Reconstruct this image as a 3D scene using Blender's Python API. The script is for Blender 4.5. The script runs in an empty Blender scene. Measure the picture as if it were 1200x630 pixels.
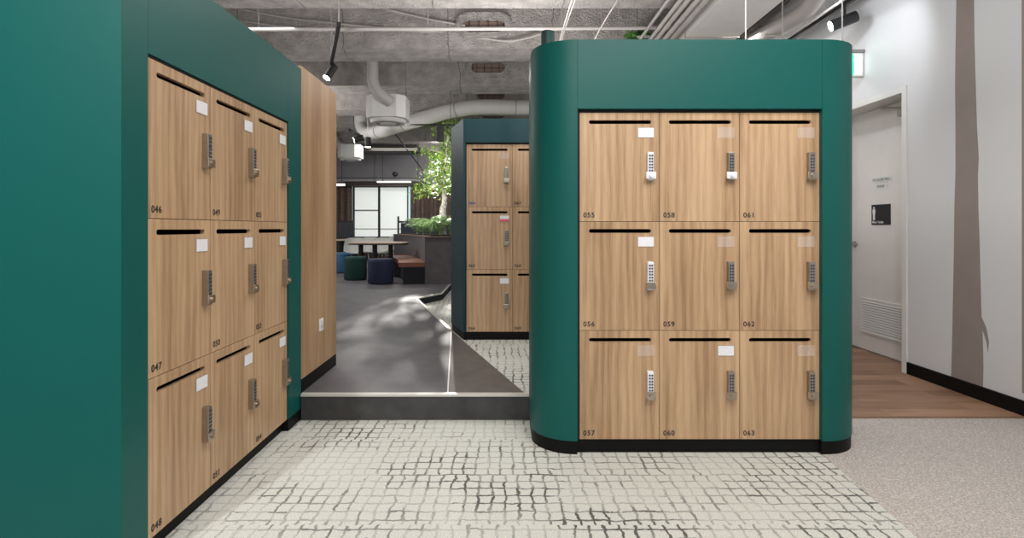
import bpy, bmesh, math, random
from mathutils import Vector, Matrix
random.seed(7)
S = 1.15                      # all sizes below are multiplied by this at the end (metres)
C = bpy.context.scene.collection
EYE = 1.1; F = 654.0; VX = 592.0; VY = 267.0
def at(px, py, Y): return Vector(((px-VX)/F*Y, Y, EYE-(py-VY)/F*Y))

# ---------------------------------------------------------------- materials
def newmat(name):
    m = bpy.data.materials.new(name); m.use_nodes = True
    nt = m.node_tree; b = nt.nodes['Principled BSDF']
    return m, nt, b
def N(nt, t, **kw):
    n = nt.nodes.new(t)
    for k, v in kw.items():
        if k in n.bl_rna.properties: setattr(n, k, v)
        else: n.inputs[k].default_value = v
    return n
def L(nt, a, b): nt.links.new(a, b)
def math_(nt, op, a, b=None, c=None):
    n = nt.nodes.new('ShaderNodeMath'); n.operation = op
    for i, v in enumerate((a, b, c)):
        if v is None: continue
        if isinstance(v, (int, float)): n.inputs[i].default_value = v
        else: nt.links.new(v, n.inputs[i])
    return n.outputs[0]
def ramp(nt, fac, stops):
    r = nt.nodes.new('ShaderNodeValToRGB')
    e = r.color_ramp.elements
    while len(e) < len(stops): e.new(0.5)
    for i, (p, c) in enumerate(stops):
        e[i].position = p; e[i].color = (*c, 1)
    nt.links.new(fac, r.inputs[0]); return r.outputs[0]
def plain(name, col, rough=.5, metal=0, var=.06, scale=6, bump=0, bscale=80, spec=.5):
    """colour with a slight procedural variation"""
    m, nt, b = newmat(name)
    tc = N(nt, 'ShaderNodeTexCoord'); no = N(nt, 'ShaderNodeTexNoise', Scale=scale, Detail=3)
    L(nt, tc.outputs['Object'], no.inputs['Vector'])
    lo = tuple(c*(1-var) for c in col); hi = tuple(min(1, c*(1+var)) for c in col)
    L(nt, ramp(nt, no.outputs[0], [(.3, lo), (.7, hi)]), b.inputs['Base Color'])
    b.inputs['Roughness'].default_value = rough; b.inputs['Metallic'].default_value = metal
    b.inputs['Specular IOR Level'].default_value = spec
    if bump:
        n2 = N(nt, 'ShaderNodeTexNoise', Scale=bscale, Detail=5); L(nt, tc.outputs['Object'], n2.inputs['Vector'])
        bp = N(nt, 'ShaderNodeBump', Strength=bump, Distance=.01); L(nt, n2.outputs[0], bp.inputs['Height'])
        L(nt, bp.outputs[0], b.inputs['Normal'])
    return m
def emit(name, col, s):
    m, nt, b = newmat(name)
    tc = N(nt, 'ShaderNodeTexCoord'); no = N(nt, 'ShaderNodeTexNoise', Scale=2)
    L(nt, tc.outputs['Object'], no.inputs['Vector'])
    L(nt, ramp(nt, no.outputs[0], [(0, tuple(c*.94 for c in col)), (1, col)]), b.inputs['Emission Color'])
    b.inputs['Base Color'].default_value = (*[c*.8 for c in col], 1)
    b.inputs['Emission Strength'].default_value = s
    return m
def wood(name, c0, c1, c2, grain_axis='z', sc=1.0, rough=.42):
    m, nt, b = newmat(name)
    tc = N(nt, 'ShaderNodeTexCoord'); oi = N(nt, 'ShaderNodeObjectInfo')
    add = N(nt, 'ShaderNodeVectorMath', operation='MULTIPLY_ADD')
    L(nt, oi.outputs['Location'], add.inputs[0]); add.inputs[1].default_value = (3.7, 2.3, 5.1); L(nt, tc.outputs['Object'], add.inputs[2])
    def mp(v):
        n = N(nt, 'ShaderNodeMapping'); n.inputs['Scale'].default_value = v; L(nt, add.outputs[0], n.inputs['Vector']); return n.outputs[0]
    def ax(a, l): return (a*sc, a*sc, l*sc) if grain_axis == 'z' else (l*sc, a*sc, a*sc)
    n1 = N(nt, 'ShaderNodeTexNoise', Scale=1, Detail=3, Distortion=.6); L(nt, mp(ax(16, .8)), n1.inputs['Vector'])
    n2 = N(nt, 'ShaderNodeTexNoise', Scale=1, Detail=5, Roughness=.65); L(nt, mp(ax(190, 5)), n2.inputs['Vector'])
    n3 = N(nt, 'ShaderNodeTexNoise', Scale=1, Detail=2); L(nt, mp(ax(5, .5)), n3.inputs['Vector'])
    wv = N(nt, 'ShaderNodeTexWave', Scale=4.5, Distortion=7, Detail=2, **{'Detail Scale': 1.2}); L(nt, mp(ax(1.5, .18)), wv.inputs['Vector'])
    s = math_(nt, 'ADD', math_(nt, 'MULTIPLY', n1.outputs[0], .26), math_(nt, 'MULTIPLY', n2.outputs[0], .38))
    s = math_(nt, 'ADD', s, math_(nt, 'MULTIPLY', n3.outputs[0], .42))
    s = math_(nt, 'ADD', s, math_(nt, 'MULTIPLY', wv.outputs[0], .09))
    L(nt, ramp(nt, s, [(.44, c0), (.57, c1), (.70, c2)]), b.inputs['Base Color'])
    b.inputs['Roughness'].default_value = rough
    bp = N(nt, 'ShaderNodeBump', Strength=.08, Distance=.002); L(nt, n2.outputs[0], bp.inputs['Height']); L(nt, bp.outputs[0], b.inputs['Normal'])
    return m
def leafmat(name, c0, c1):
    m, nt, b = newmat(name)
    g = N(nt, 'ShaderNodeNewGeometry')
    L(nt, ramp(nt, g.outputs['Random Per Island'], [(0, c0), (1, c1)]), b.inputs['Base Color'])
    b.inputs['Roughness'].default_value = .45
    return m
def carpet_grid(name):
    m, nt, b = newmat(name)
    tc = N(nt, 'ShaderNodeTexCoord')
    dn = N(nt, 'ShaderNodeTexNoise', Scale=9, Detail=3, Roughness=.7); L(nt, tc.outputs['Object'], dn.inputs['Vector'])
    dv = N(nt, 'ShaderNodeVectorMath', operation='MULTIPLY_ADD'); L(nt, dn.outputs['Color'], dv.inputs[0])
    dv.inputs[1].default_value = (.058, .050, 0); L(nt, tc.outputs['Object'], dv.inputs[2])
    sp = N(nt, 'ShaderNodeSeparateXYZ'); L(nt, dv.outputs[0], sp.inputs[0])
    u = math_(nt, 'DIVIDE', sp.outputs[0], .064); v = math_(nt, 'DIVIDE', sp.outputs[1], .074)
    # dark and pale patches
    pn = N(nt, 'ShaderNodeTexNoise', Scale=1.5, Detail=2, Roughness=.65)
    pm = N(nt, 'ShaderNodeMapping'); pm.inputs['Scale'].default_value = (1, 1.6, 1); L(nt, tc.outputs['Object'], pm.inputs[0]); L(nt, pm.outputs[0], pn.inputs['Vector'])
    pv = N(nt, 'ShaderNodeTexWhiteNoise'); vv = N(nt, 'ShaderNodeVectorMath', operation='FLOOR')
    pw = N(nt, 'ShaderNodeVectorMath', operation='MULTIPLY_ADD'); L(nt, dn.outputs['Color'], pw.inputs[0]); pw.inputs[1].default_value = (.9, .9, 0)
    ps = N(nt, 'ShaderNodeMapping'); ps.inputs['Scale'].default_value = (2.1, 4.2, 1); L(nt, tc.outputs['Object'], ps.inputs[0]); L(nt, ps.outputs[0], pw.inputs[2])
    L(nt, pw.outputs[0], vv.inputs[0]); L(nt, vv.outputs[0], pv.inputs[0])
    def lines(a, c, w, seed):
        ra = math_(nt, 'ROUND', a); fc = math_(nt, 'FLOOR', c)
        comb = N(nt, 'ShaderNodeCombineXYZ'); L(nt, ra, comb.inputs[0]); L(nt, fc, comb.inputs[1]); comb.inputs[2].default_value = seed
        wn = N(nt, 'ShaderNodeTexWhiteNoise'); L(nt, comb.outputs[0], wn.inputs[0])
        d = math_(nt, 'ABSOLUTE', math_(nt, 'SUBTRACT', a, ra))
        mask = math_(nt, 'SMOOTHSTEP' if False else 'SUBTRACT', 1, math_(nt, 'MINIMUM', math_(nt, 'DIVIDE', d, w), 1))
        mask = math_(nt, 'MINIMUM', math_(nt, 'MULTIPLY', mask, 2.6), 1)
        amt = math_(nt, 'ADD', math_(nt, 'MULTIPLY', wn.outputs[0], .62), math_(nt, 'ADD', math_(nt, 'MULTIPLY', math_(nt, 'SUBTRACT', pv.outputs[0], .55), .62), math_(nt, 'MULTIPLY', math_(nt, 'SUBTRACT', pn.outputs[0], .44), 2.3)))
        amt = math_(nt, 'MINIMUM', math_(nt, 'MAXIMUM', amt, .22), 1)
        return math_(nt, 'MULTIPLY', mask, amt)
    # stagger the rows a little
    st = N(nt, 'ShaderNodeTexWhiteNoise'); st.noise_dimensions = '1D'
    L(nt, math_(nt, 'FLOOR', math_(nt, 'DIVIDE', v, 6.5)), st.inputs['W'])
    us = math_(nt, 'ADD', u, st.outputs[0])
    m1 = lines(us, v, .115, 1.0); m2 = lines(v, us, .095, 7.0)
    mk = math_(nt, 'MAXIMUM', m1, m2)
    fn = N(nt, 'ShaderNodeTexNoise', Scale=190, Detail=2); L(nt, tc.outputs['Object'], fn.inputs['Vector'])
    base = ramp(nt, fn.outputs[0], [(.3, (.42, .42, .375)), (.7, (.70, .70, .65))])
    mx = N(nt, 'ShaderNodeMix', data_type='RGBA'); L(nt, math_(nt, 'MULTIPLY', mk, .92), mx.inputs[0]); L(nt, base, mx.inputs[6]); mx.inputs[7].default_value = (.075, .068, .06, 1)
    L(nt, mx.outputs[2], b.inputs['Base Color']); b.inputs['Roughness'].default_value = .95; b.inputs['Specular IOR Level'].default_value = .1
    hh = math_(nt, 'SUBTRACT', fn.outputs[0], math_(nt, 'MULTIPLY', mk, .8))
    bp = N(nt, 'ShaderNodeBump', Strength=.5, Distance=.004); L(nt, hh, bp.inputs['Height']); L(nt, bp.outputs[0], b.inputs['Normal'])
    return m
def carpet_plain(name, c0, c1):
    m, nt, b = newmat(name)
    tc = N(nt, 'ShaderNodeTexCoord')
    fn = N(nt, 'ShaderNodeTexNoise', Scale=120, Detail=3, Roughness=.8); L(nt, tc.outputs['Object'], fn.inputs['Vector'])
    fa = N(nt, 'ShaderNodeTexVoronoi', Scale=110); L(nt, tc.outputs['Object'], fa.inputs['Vector'])
    s = math_(nt, 'ADD', math_(nt, 'MULTIPLY', fn.outputs[0], .75), math_(nt, 'MULTIPLY', fa.outputs[0], .35))
    L(nt, ramp(nt, s, [(.35, c0), (.75, c1)]), b.inputs['Base Color']); b.inputs['Roughness'].default_value = .95; b.inputs['Specular IOR Level'].default_value = .1
    bp = N(nt, 'ShaderNodeBump', Strength=.5, Distance=.004); L(nt, s, bp.inputs['Height']); L(nt, bp.outputs[0], b.inputs['Normal'])
    return m
def planks(name):
    m, nt, b = newmat(name)
    tc = N(nt, 'ShaderNodeTexCoord')
    br = N(nt, 'ShaderNodeTexBrick', Scale=1); br.inputs['Brick Width'].default_value = 1.3; br.inputs['Row Height'].default_value = .15
    br.inputs['Mortar Size'].default_value = .0018; br.inputs['Color1'].default_value = (.22, .22, .22, 1); br.inputs['Color2'].default_value = (.8, .8, .8, 1); br.inputs['Mortar'].default_value = (0, 0, 0, 1)
    L(nt, tc.outputs['Object'], br.inputs['Vector'])
    mp = N(nt, 'ShaderNodeMapping'); mp.inputs['Scale'].default_value = (2.5, 30, 1); L(nt, tc.outputs['Object'], mp.inputs[0])
    no = N(nt, 'ShaderNodeTexNoise', Scale=1, Detail=5); L(nt, mp.outputs[0], no.inputs['Vector'])
    s = math_(nt, 'ADD', math_(nt, 'MULTIPLY', br.outputs[0], .45), math_(nt, 'MULTIPLY', no.outputs[0], .6))
    L(nt, ramp(nt, s, [(.15, (.07, .035, .02)), (.45, (.235, .125, .073)), (.8, (.46, .28, .18))]), b.inputs['Base Color']); b.inputs['Roughness'].default_value = .45
    return m

M = {}
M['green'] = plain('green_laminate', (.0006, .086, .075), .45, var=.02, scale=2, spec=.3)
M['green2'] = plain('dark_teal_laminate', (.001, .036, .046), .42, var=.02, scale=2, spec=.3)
M['black'] = plain('black_plinth', (.006, .006, .006), .5, spec=.12)
M['inside'] = plain('black_locker_interior', (.006, .006, .008), .8)
M['oak'] = wood('oak_laminate', (.30, .178, .092), (.45, .285, .16), (.56, .375, .22))
M['oakp'] = wood('oak_panel', (.33, .195, .10), (.46, .285, .155), (.56, .37, .215), sc=.75)
M['steel'] = plain('brushed_lock_steel', (.42, .38, .33), .32, 1, scale=30)
M['brass'] = plain('worn_nickel_latch', (.46, .40, .32), .3, 1, scale=30)
M['whitelatch'] = plain('white_latch', (.80, .80, .84), .35)
M['keys'] = plain('dark_keys', (.05, .065, .08), .4)
M['paper'] = plain('white_paper', (.78, .77, .79), .7, scale=30, var=.03)
M['pink'] = plain('pink_paper', (.80, .10, .22), .7)
M['ink'] = plain('black_ink', (.025, .022, .02), .6)
M['blueink'] = plain('blue_ink', (.04, .09, .30), .6)
m, nt, b = newmat('clear_acrylic'); b.inputs['Base Color'].default_value = (.95, .9, .86, 1); b.inputs['Roughness'].default_value = .1; b.inputs['Alpha'].default_value = .12
M['acrylic'] = m
M['wall'] = plain('white_painted_wall', (.70, .70, .71), .8, var=.015, scale=1.2)
M['doorw'] = plain('cream_door_paint', (.72, .69, .66), .5, var=.02)
M['frame'] = plain('white_frame_paint', (.74, .73, .70), .5, var=.02)
M['trunkpaint'] = plain('taupe_wall_mural_paint', (.30, .255, .23), .8, var=.03)
M['grid'] = carpet_grid('patterned_carpet')
M['plaincarpet'] = carpet_plain('beige_carpet', (.27, .24, .218), (.60, .55, .51))
M['planks'] = planks('timber_floor')
M['vinyl'] = plain('slate_vinyl', (.085, .079, .087), .5, var=.22, scale=5, bump=.05, spec=.3)
M['vinyl2'] = plain('brown_grey_vinyl', (.095, .08, .072), .6, var=.18, scale=8, bump=.05)
M['riser'] = plain('dark_step_riser', (.040, .038, .038), .55, var=.3, scale=9)
M['nosing'] = plain('aluminium_step_nosing', (.62, .60, .55), .35, .3)
M['concrete'] = plain('rough_sprayed_concrete', (.60, .55, .525), .9, var=.20, scale=7, bump=.9, bscale=22)
def joints(m):
    nt = m.node_tree; b = nt.nodes['Principled BSDF']; src = b.inputs['Base Color'].links[0].from_socket
    tc = N(nt, 'ShaderNodeTexCoord'); no = N(nt, 'ShaderNodeTexNoise', Scale=3, Detail=3); L(nt, tc.outputs['Object'], no.inputs['Vector'])
    sp = N(nt, 'ShaderNodeSeparateXYZ'); L(nt, tc.outputs['Object'], sp.inputs[0])
    x = math_(nt, 'ADD', math_(nt, 'DIVIDE', sp.outputs[0], 1.35), math_(nt, 'MULTIPLY', no.outputs[0], .10))
    d = math_(nt, 'ABSOLUTE', math_(nt, 'SUBTRACT', math_(nt, 'FRACT', x), .5))
    k = math_(nt, 'LESS_THAN', d, .006)
    mx = N(nt, 'ShaderNodeMix', data_type='RGBA'); L(nt, math_(nt, 'MULTIPLY', k, .55), mx.inputs[0]); L(nt, src, mx.inputs[6]); mx.inputs[7].default_value = (.10, .085, .08, 1)
    L(nt, mx.outputs[2], b.inputs['Base Color'])
    v = N(nt, 'ShaderNodeTexVoronoi', Scale=34); L(nt, tc.outputs['Object'], v.inputs['Vector'])
    n2 = N(nt, 'ShaderNodeTexNoise', Scale=45, Detail=6, Roughness=.75); L(nt, tc.outputs['Object'], n2.inputs['Vector'])
    h = math_(nt, 'ADD', n2.outputs[0], math_(nt, 'MULTIPLY', v.outputs[0], .5))
    bp = N(nt, 'ShaderNodeBump', Strength=1, Distance=.07); L(nt, h, bp.inputs['Height']); L(nt, bp.outputs[0], b.inputs['Normal'])
joints(M['concrete'])
M['slab'] = plain('concrete_slab', (.36, .33, .31), .9, var=.2, scale=5, bump=.6, bscale=20)
M['duct'] = plain('pale_duct_paint', (.40, .37, .35), .6, var=.05)
M['ductw'] = plain('white_duct_paint', (.62, .60, .58), .5, var=.04)
M['darkmetal'] = plain('black_powdercoat', (.012, .012, .013), .4)
M['grille'] = plain('dark_grille', (.03, .026, .02), .6)
M['lens'] = emit('lit_lamp_lens', (1, .96, .9), 25)
M['exitg'] = emit('exit_green', (.03, .62, .30), 1.6)
M['exitw'] = emit('exit_white', (.9, .95, .95), 1.6)
M['pane'] = emit('backlit_frosted_glass', (.90, .94, .90), .5)
M['panecyan'] = emit('backlit_clear_glass', (.50, .72, .74), .8)
M['led'] = emit('led_strip', (1, .97, .92), 1.6)
M['farwall'] = plain('grey_upper_wall', (.27, .26, .27), .8, var=.04)
M['header'] = plain('dark_brown_header', (.03, .017, .010), .5)
M['curtain'] = plain('brown_curtain', (.22, .155, .13), .9, var=.2, scale=14)
M['navy'] = plain('navy_slats', (.014, .020, .032), .5)
M['planter'] = plain('charcoal_concrete', (.095, .085, .09), .6, var=.2, scale=7, bump=.1)
M['coping'] = plain('brown_coping', (.22, .15, .12), .5)
M['seatlea'] = plain('tan_leather', (.20, .065, .032), .4)
M['benchbase'] = plain('black_bench_base', (.005, .006, .012), .8)
M['soil'] = plain('dark_soil', (.02, .015, .01), .95, bump=.8, bscale=40)
M['stoolnavy'] = plain('navy_fabric', (.016, .022, .058), .85)
M['stoolgreen'] = plain('bottle_green_fabric', (.002, .034, .028), .85)
M['stoolblue'] = plain('denim_blue_fabric', (.03, .095, .19), .85)
M['tabletop'] = plain('pale_oak_table_top', (.40, .31, .24), .4)
M['chairw'] = plain('white_chair_shell', (.66, .66, .63), .4)
M['bark'] = plain('pale_rough_bark', (.62, .57, .53), .9, var=.4, scale=30, bump=1, bscale=40)
M['leaf'] = leafmat('tree_leaves', (.06, .16, .02), (.42, .58, .12))
M['leafd'] = leafmat('dark_leaves', (.02, .09, .015), (.12, .30, .06))
M['fern'] = leafmat('fern_leaves', (.10, .30, .05), (.55, .75, .32))

# ---------------------------------------------------------------- mesh helpers
def obj(name, bm, mat, parent=None, smooth=False, loc=None):
    bmesh.ops.recalc_face_normals(bm, faces=bm.faces[:])
    me = bpy.data.meshes.new(name); bm.to_mesh(me); bm.free()
    if smooth:
        for p in me.polygons: p.use_smooth = True
        me.set_sharp_from_angle(angle=math.radians(35))
    me.materials.append(mat)
    o = bpy.data.objects.new(name, me); C.objects.link(o)
    if parent: o.parent = parent
    if loc: o.location = loc
    return o
def box(bm, x0, x1, y0, y1, z0, z1, bev=0):
    r = bmesh.ops.create_cube(bm, size=1)
    vs = r['verts']
    for v in vs:
        v.co = Vector(((x0+x1)/2+v.co.x*(x1-x0), (y0+y1)/2+v.co.y*(y1-y0), (z0+z1)/2+v.co.z*(z1-z0)))
    if bev:
        es = list({e for v in vs for e in v.link_edges})
        bmesh.ops.bevel(bm, geom=es, offset=bev, segments=2, affect='EDGES', profile=.5)
    return bm
def B(x0, x1, y0, y1, z0, z1, bev=0): return box(bmesh.new(), x0, x1, y0, y1, z0, z1, bev)
def prism(bm, pts, z0, z1, axis='z'):
    """closed outline extruded along axis"""
    def mk(p, h):
        return Vector((p[0], p[1], h)) if axis == 'z' else (Vector((p[0], h, p[1])) if axis == 'y' else Vector((h, p[0], p[1])))
    a = [bm.verts.new(mk(p, z0)) for p in pts]; b = [bm.verts.new(mk(p, z1)) for p in pts]
    n = len(pts)
    bm.faces.new(a); bm.faces.new(b)
    for i in range(n): bm.faces.new((a[i], a[(i+1) % n], b[(i+1) % n], b[i]))
    return bm
def capsule(cx, cz, w, h, seg=8):
    r = h/2; pts = []
    for i in range(seg+1):
        t = -math.pi/2+math.pi*i/seg; pts.append((cx+w/2-r+r*math.cos(t), cz+r*math.sin(t)))
    for i in range(seg+1):
        t = math.pi/2+math.pi*i/seg; pts.append((cx-w/2+r+r*math.cos(t), cz+r*math.sin(t)))
    return pts
def plate_hole(outer, holes, y0, y1):
    """flat plate in xz with holes, from y0 (front) to y1"""
    bm = bmesh.new(); edges = []
    for loop in [outer]+holes:
        vs = [bm.verts.new((p[0], y0, p[1])) for p in loop]
        for i in range(len(vs)): edges.append(bm.edges.new((vs[i], vs[(i+1) % len(vs)])))
    bmesh.ops.triangle_fill(bm, use_beauty=True, use_dissolve=False, edges=edges)
    r = bmesh.ops.extrude_face_region(bm, geom=bm.faces[:])
    for e in r['geom']:
        if isinstance(e, bmesh.types.BMVert): e.co.y = y1
    return bm
def tube(bm, pts, r, seg=12, cap=True):
    pts = [Vector(p) for p in pts]; rings = []
    rr = r if isinstance(r, (list, tuple)) else [r]*len(pts)
    ref = None
    for i, p in enumerate(pts):
        d = (pts[min(i+1, len(pts)-1)]-pts[max(i-1, 0)]).normalized()
        if ref is None:
            ref = d.cross(Vector((0, 0, 1)) if abs(d.z) < .9 else Vector((1, 0, 0))).normalized()
        else:
            ref = (ref-d*ref.dot(d)).normalized()
        s = d.cross(ref)
        rings.append([bm.verts.new(p+rr[i]*(ref*math.cos(2*math.pi*k/seg)+s*math.sin(2*math.pi*k/seg))) for k in range(seg)])
    for a, b in zip(rings, rings[1:]):
        for k in range(seg): bm.faces.new((a[k], a[(k+1) % seg], b[(k+1) % seg], b[k]))
    if cap: bm.faces.new(rings[0]); bm.faces.new(rings[-1])
    return bm
def T(pts, r, seg=12): return tube(bmesh.new(), pts, r, seg)
def lathe(bm, prof, cx=0, cy=0, seg=28):
    rings = [[bm.verts.new((cx+r*math.cos(2*math.pi*k/seg), cy+r*math.sin(2*math.pi*k/seg), z)) for k in range(seg)] for r, z in prof]
    for a, b in zip(rings, rings[1:]):
        for k in range(seg): bm.faces.new((a[k], a[(k+1) % seg], b[(k+1) % seg], b[k]))
    bm.faces.new(rings[0]); bm.faces.new(rings[-1]); return bm
def smoothpath(pts, n=6):
    """Catmull-Rom"""
    P = [Vector(p) for p in pts]; P = [P[0]*2-P[1]]+P+[P[-1]*2-P[-2]]; out = []
    for i in range(1, len(P)-2):
        for k in range(n):
            t = k/n; a, b, c, d = P[i-1], P[i], P[i+1], P[i+2]
            out.append(.5*((2*b)+(-a+c)*t+(2*a-5*b+4*c-d)*t*t+(-a+3*b-3*c+d)*t**3))
    out.append(P[-2]); return out
def text_bm(s, size, parts_align='LEFT'):
    cu = bpy.data.curves.new('t', 'FONT'); cu.body = s; cu.size = size; cu.extrude = .0003; cu.align_x = parts_align; cu.space_character = 1.15
    cu.offset = size*.022
    o = bpy.data.objects.new('t', cu); C.objects.link(o)
    bpy.context.view_layer.update()
    me = bpy.data.meshes.new_from_object(o.evaluated_get(bpy.context.evaluated_depsgraph_get()))
    bm = bmesh.new(); bm.from_mesh(me); bpy.data.meshes.remove(me); bpy.data.objects.remove(o); bpy.data.curves.remove(cu)
    for v in bm.verts: v.co = Vector((v.co.x, -v.co.z, v.co.y))     # stand it up, facing -y
    return bm
def thing(name, label, cat, loc=(0, 0, 0), rotz=0, group=None):
    o = bpy.data.objects.new(name, None); C.objects.link(o); o.empty_display_size = .1
    o.location = loc; o.rotation_euler = (0, 0, rotz); o['label'] = label; o['category'] = cat
    if group: o['group'] = group
    return o
def tag(o, label, cat, group=None):
    o['label'] = label; o['category'] = cat
    if group: o['group'] = group
    return o
def struct(name, bm, mat, loc=None):
    o = obj(name, bm, mat, loc=loc); o['kind'] = 'structure'; return o

# ---------------------------------------------------------------- floors
UP = .148                      # raised floor by the step
HI = .24                       # upper lounge level
TH = .12
def edgeX(y): return 1.543+(y-2.705)*.109
struct('floor', prism(bmesh.new(), [(-6, -2.6), (edgeX(-2.6), -2.6), (edgeX(3.24), 3.24), (-6, 3.24)], -TH, 0), M['grid'])
struct('floor', prism(bmesh.new(), [(edgeX(-2.6), -2.6), (3.3, -2.6), (3.3, 3.226), (edgeX(3.226), 3.226)], -TH, 0), M['plaincarpet'])
struct('floor', B(1.62, 3.5, 3.228, 9, -TH, 0), M['planks'])
# raised vinyl platform: flat part, sloping part, brown triangle, inset carpet
pA = (-.331, 3.215); pC = (-.50, 5.18); pB = (.115, 3.215); rT = (-1.10, 6.86)
struct('floor', prism(bmesh.new(), [(-6, 3.215), pA, pC, (-6, 5.18)], 0, UP), M['vinyl'])
bm = bmesh.new()
lo = [bm.verts.new((x, y, 0)) for x, y in ((-6, 5.18), pC, rT, (-6, 6.86))]
hi = [bm.verts.new((x, y, z)) for (x, y), z in (((-6, 5.18), UP), (pC, UP), (rT, HI), ((-6, 6.86), HI))]
bm.faces.new(lo); bm.faces.new(hi)
for i in range(4): bm.faces.new((lo[i], lo[(i+1) % 4], hi[(i+1) % 4], hi[i]))
struct('floor', bm, M['vinyl'])
struct('floor', prism(bmesh.new(), [pA, pB, pC], 0, UP), M['vinyl2'])
struct('floor', prism(bmesh.new(), [pB, (1.6, 3.215), (1.6, 8.65), (-.85, 8.65), (-.85, 7.4), rT, pC], 0, UP-.0005), M['grid'])
struct('floor', prism(bmesh.new(), [(-6, 6.86), rT, (-.85, 7.4), (-.85, 8.65), (1.6, 8.65), (1.6, 15.2), (-6, 15.2)], 0, HI), M['vinyl'])
# step riser, nosings and the light joint in the vinyl
struct('trim_1', B(-1.17, 1.6, 3.2, 3.214, 0, UP-.012), M['riser'])
struct('trim_2', B(-1.17, 1.6, 3.192, 3.226, UP-.012, UP+.002), M['nosing'])
def strip(name, a, b, w, z0, z1, mat, za=0, zb=0):
    a = Vector((*a, 0)); b = Vector((*b, 0)); n = (b-a).cross(Vector((0, 0, 1))).normalized()*w/2
    bm = bmesh.new(); q = []
    for p, dz in ((a-n, za), (a+n, za), (b+n, zb), (b-n, zb)):
        q.append((bm.verts.new((p.x, p.y, z0+dz)), bm.verts.new((p.x, p.y, z1+dz))))
    bm.faces.new([v[0] for v in q]); bm.faces.new([v[1] for v in q])
    for i in range(4): bm.faces.new((q[i][0], q[(i+1) % 4][0], q[(i+1) % 4][1], q[i][1]))
    return struct(name, bm, mat)
strip('trim_3', pA, pC, .008, UP-.002, UP+.001, M['ductw'])
strip('trim_4', pC, rT, .03, UP-.002, UP+.006, M['nosing'], 0, HI-UP)
strip('trim_5', (rT[0], rT[1]-.006), (-.845, 7.392), .02, HI-.016, HI+.002, M['nosing'])
strip('trim_6', (-.843, 7.39), (-.843, 8.6), .02, HI-.016, HI+.002, M['nosing'])
strip('trim_7', (rT[0]+.01, rT[1]-.006), (-.85, 7.385), .012, UP, HI-.016, M['benchbase'])
strip('trim_8', (-.838, 7.4), (-.838, 8.6), .008, UP, HI-.016, M['benchbase'])

# ---------------------------------------------------------------- walls
WX = 3.045
DY0, DY1, DZ = 4.27, 5.25, 2.135      # opening in the right wall
bm = plate_hole([(-2.6, 0), (DY0-.02, 0), (DY0-.02, DZ+.02), (DY1+.02, DZ+.02), (DY1+.02, 0), (9, 0), (9, 3.06), (-2.6, 3.06)], [], 0, .3)
for v in bm.verts: v.co = Vector((WX+v.co.y, v.co.x, v.co.z))
struct('wall_right', bm, M['wall'])
struct('wall_left', B(-6.15, -6, -2.6, 15.2, 0, 3.55), M['wall'])
struct('wall_back', B(-6, WX, 15.0, 15.15, 2.28, 3.55), M['farwall'])
struct('wall_back', B(-6, -4.15, 15.0, 15.15, HI, 2.28), M['header'])
struct('wall_back', B(-2.36, WX, 15.0, 15.15, HI, 2.28), M['header'])
struct('wall_back', B(-4.15, -2.36, 15.0, 15.15, HI, .82), M['header'])
struct('wall_corridor', B(1.62, WX+.3, 9, 9.12, 0, 3.06), M['wall'])
struct('wall_middle', B(1.60, 1.70, 3.4, 9.0, 0, 2.0), M['wall'])
struct('baseboard_right', B(WX-.014, WX, -2.6, DY0-.055, 0, .088), M['black'])
# door frame
struct('trim_9', B(WX-.012, WX+.24, DY0-.05, DY0, 0, 2.18), M['frame'])
struct('trim_10', B(WX-.012, WX+.24, DY1, DY1+.05, 0, 2.18), M['frame'])
struct('trim_11', B(WX-.012, WX+.24, DY0, DY1, DZ, 2.18), M['frame'])
d = struct('door_1', B(WX+.19, WX+.235, DY0+.003, DY1-.003, .012, DZ-.003), M['doorw'])
DX = WX+.19
def dpt(px, py):           # point on the door plane
    Y = F*DX/(px-VX); return (Y, EYE-(py-VY)/F*Y)
# louvre grille low on the door
y0, y1 = 4.47, 5.07; z0, z1 = .16, .475
bm = plate_hole([(y0, z0), (y1, z0), (y1, z1), (y0, z1)], [[(y0+.02, z0+.02), (y1-.02, z0+.02), (y1-.02, z1-.02), (y0+.02, z1-.02)]], -.012, 0)
n = 13
for k in range(n):
    zc = z0+.026+(z1-z0-.052)*k/(n-1)
    prism(bm, [(-.016, zc-.009), (-.012, zc-.011), (-.001, zc+.004), (-.004, zc+.007)], y0+.02, y1-.02, 'x')
    for v in bm.verts[-8:] if False else []: pass
# rotate plate (x->Y) and slats: slats were made along x with (y,z) profile
for v in bm.verts: v.co = Vector((DX+v.co.y, v.co.x, v.co.z))
gb = B(DX-.0015, DX-.0005, y0+.01, y1-.01, z0+.01, z1-.01)  # dark sheet stands in for the shade behind the slats
g = obj('vent_grille', bm, M['frame'], d); obj('grille_backing', gb, M['grille'], g); g['label'] = 'white louvred vent grille low on the door'
# handle
hy, hz = DY1-.09, dpt(1001, 286)[1]
bm = T([(DX, hy, hz), (DX-.05, hy, hz), (DX-.055, hy-.02, hz), (DX-.055, hy-.12, hz)], .009)
lathe_r = T([(DX, hy, hz), (DX-.012, hy, hz)], .028, 20)
h = obj('door_handle', bm, M['steel'], d, True); obj('handle_rose', lathe_r, M['steel'], h, True)
# closer
bm = B(DX-.05, DX, DY0+.05, DY0+.27, DZ-.13, DZ-.075, .005)
h = obj('door_closer', bm, M['duct'], d)
obj('closer_arm', T([(DX-.03, DY0+.22, DZ-.07), (DX-.10, DY0+.34, DZ-.045), (DX-.02, DY0+.5, DZ-.02)], .009, 8), M['steel'], h)
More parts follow.
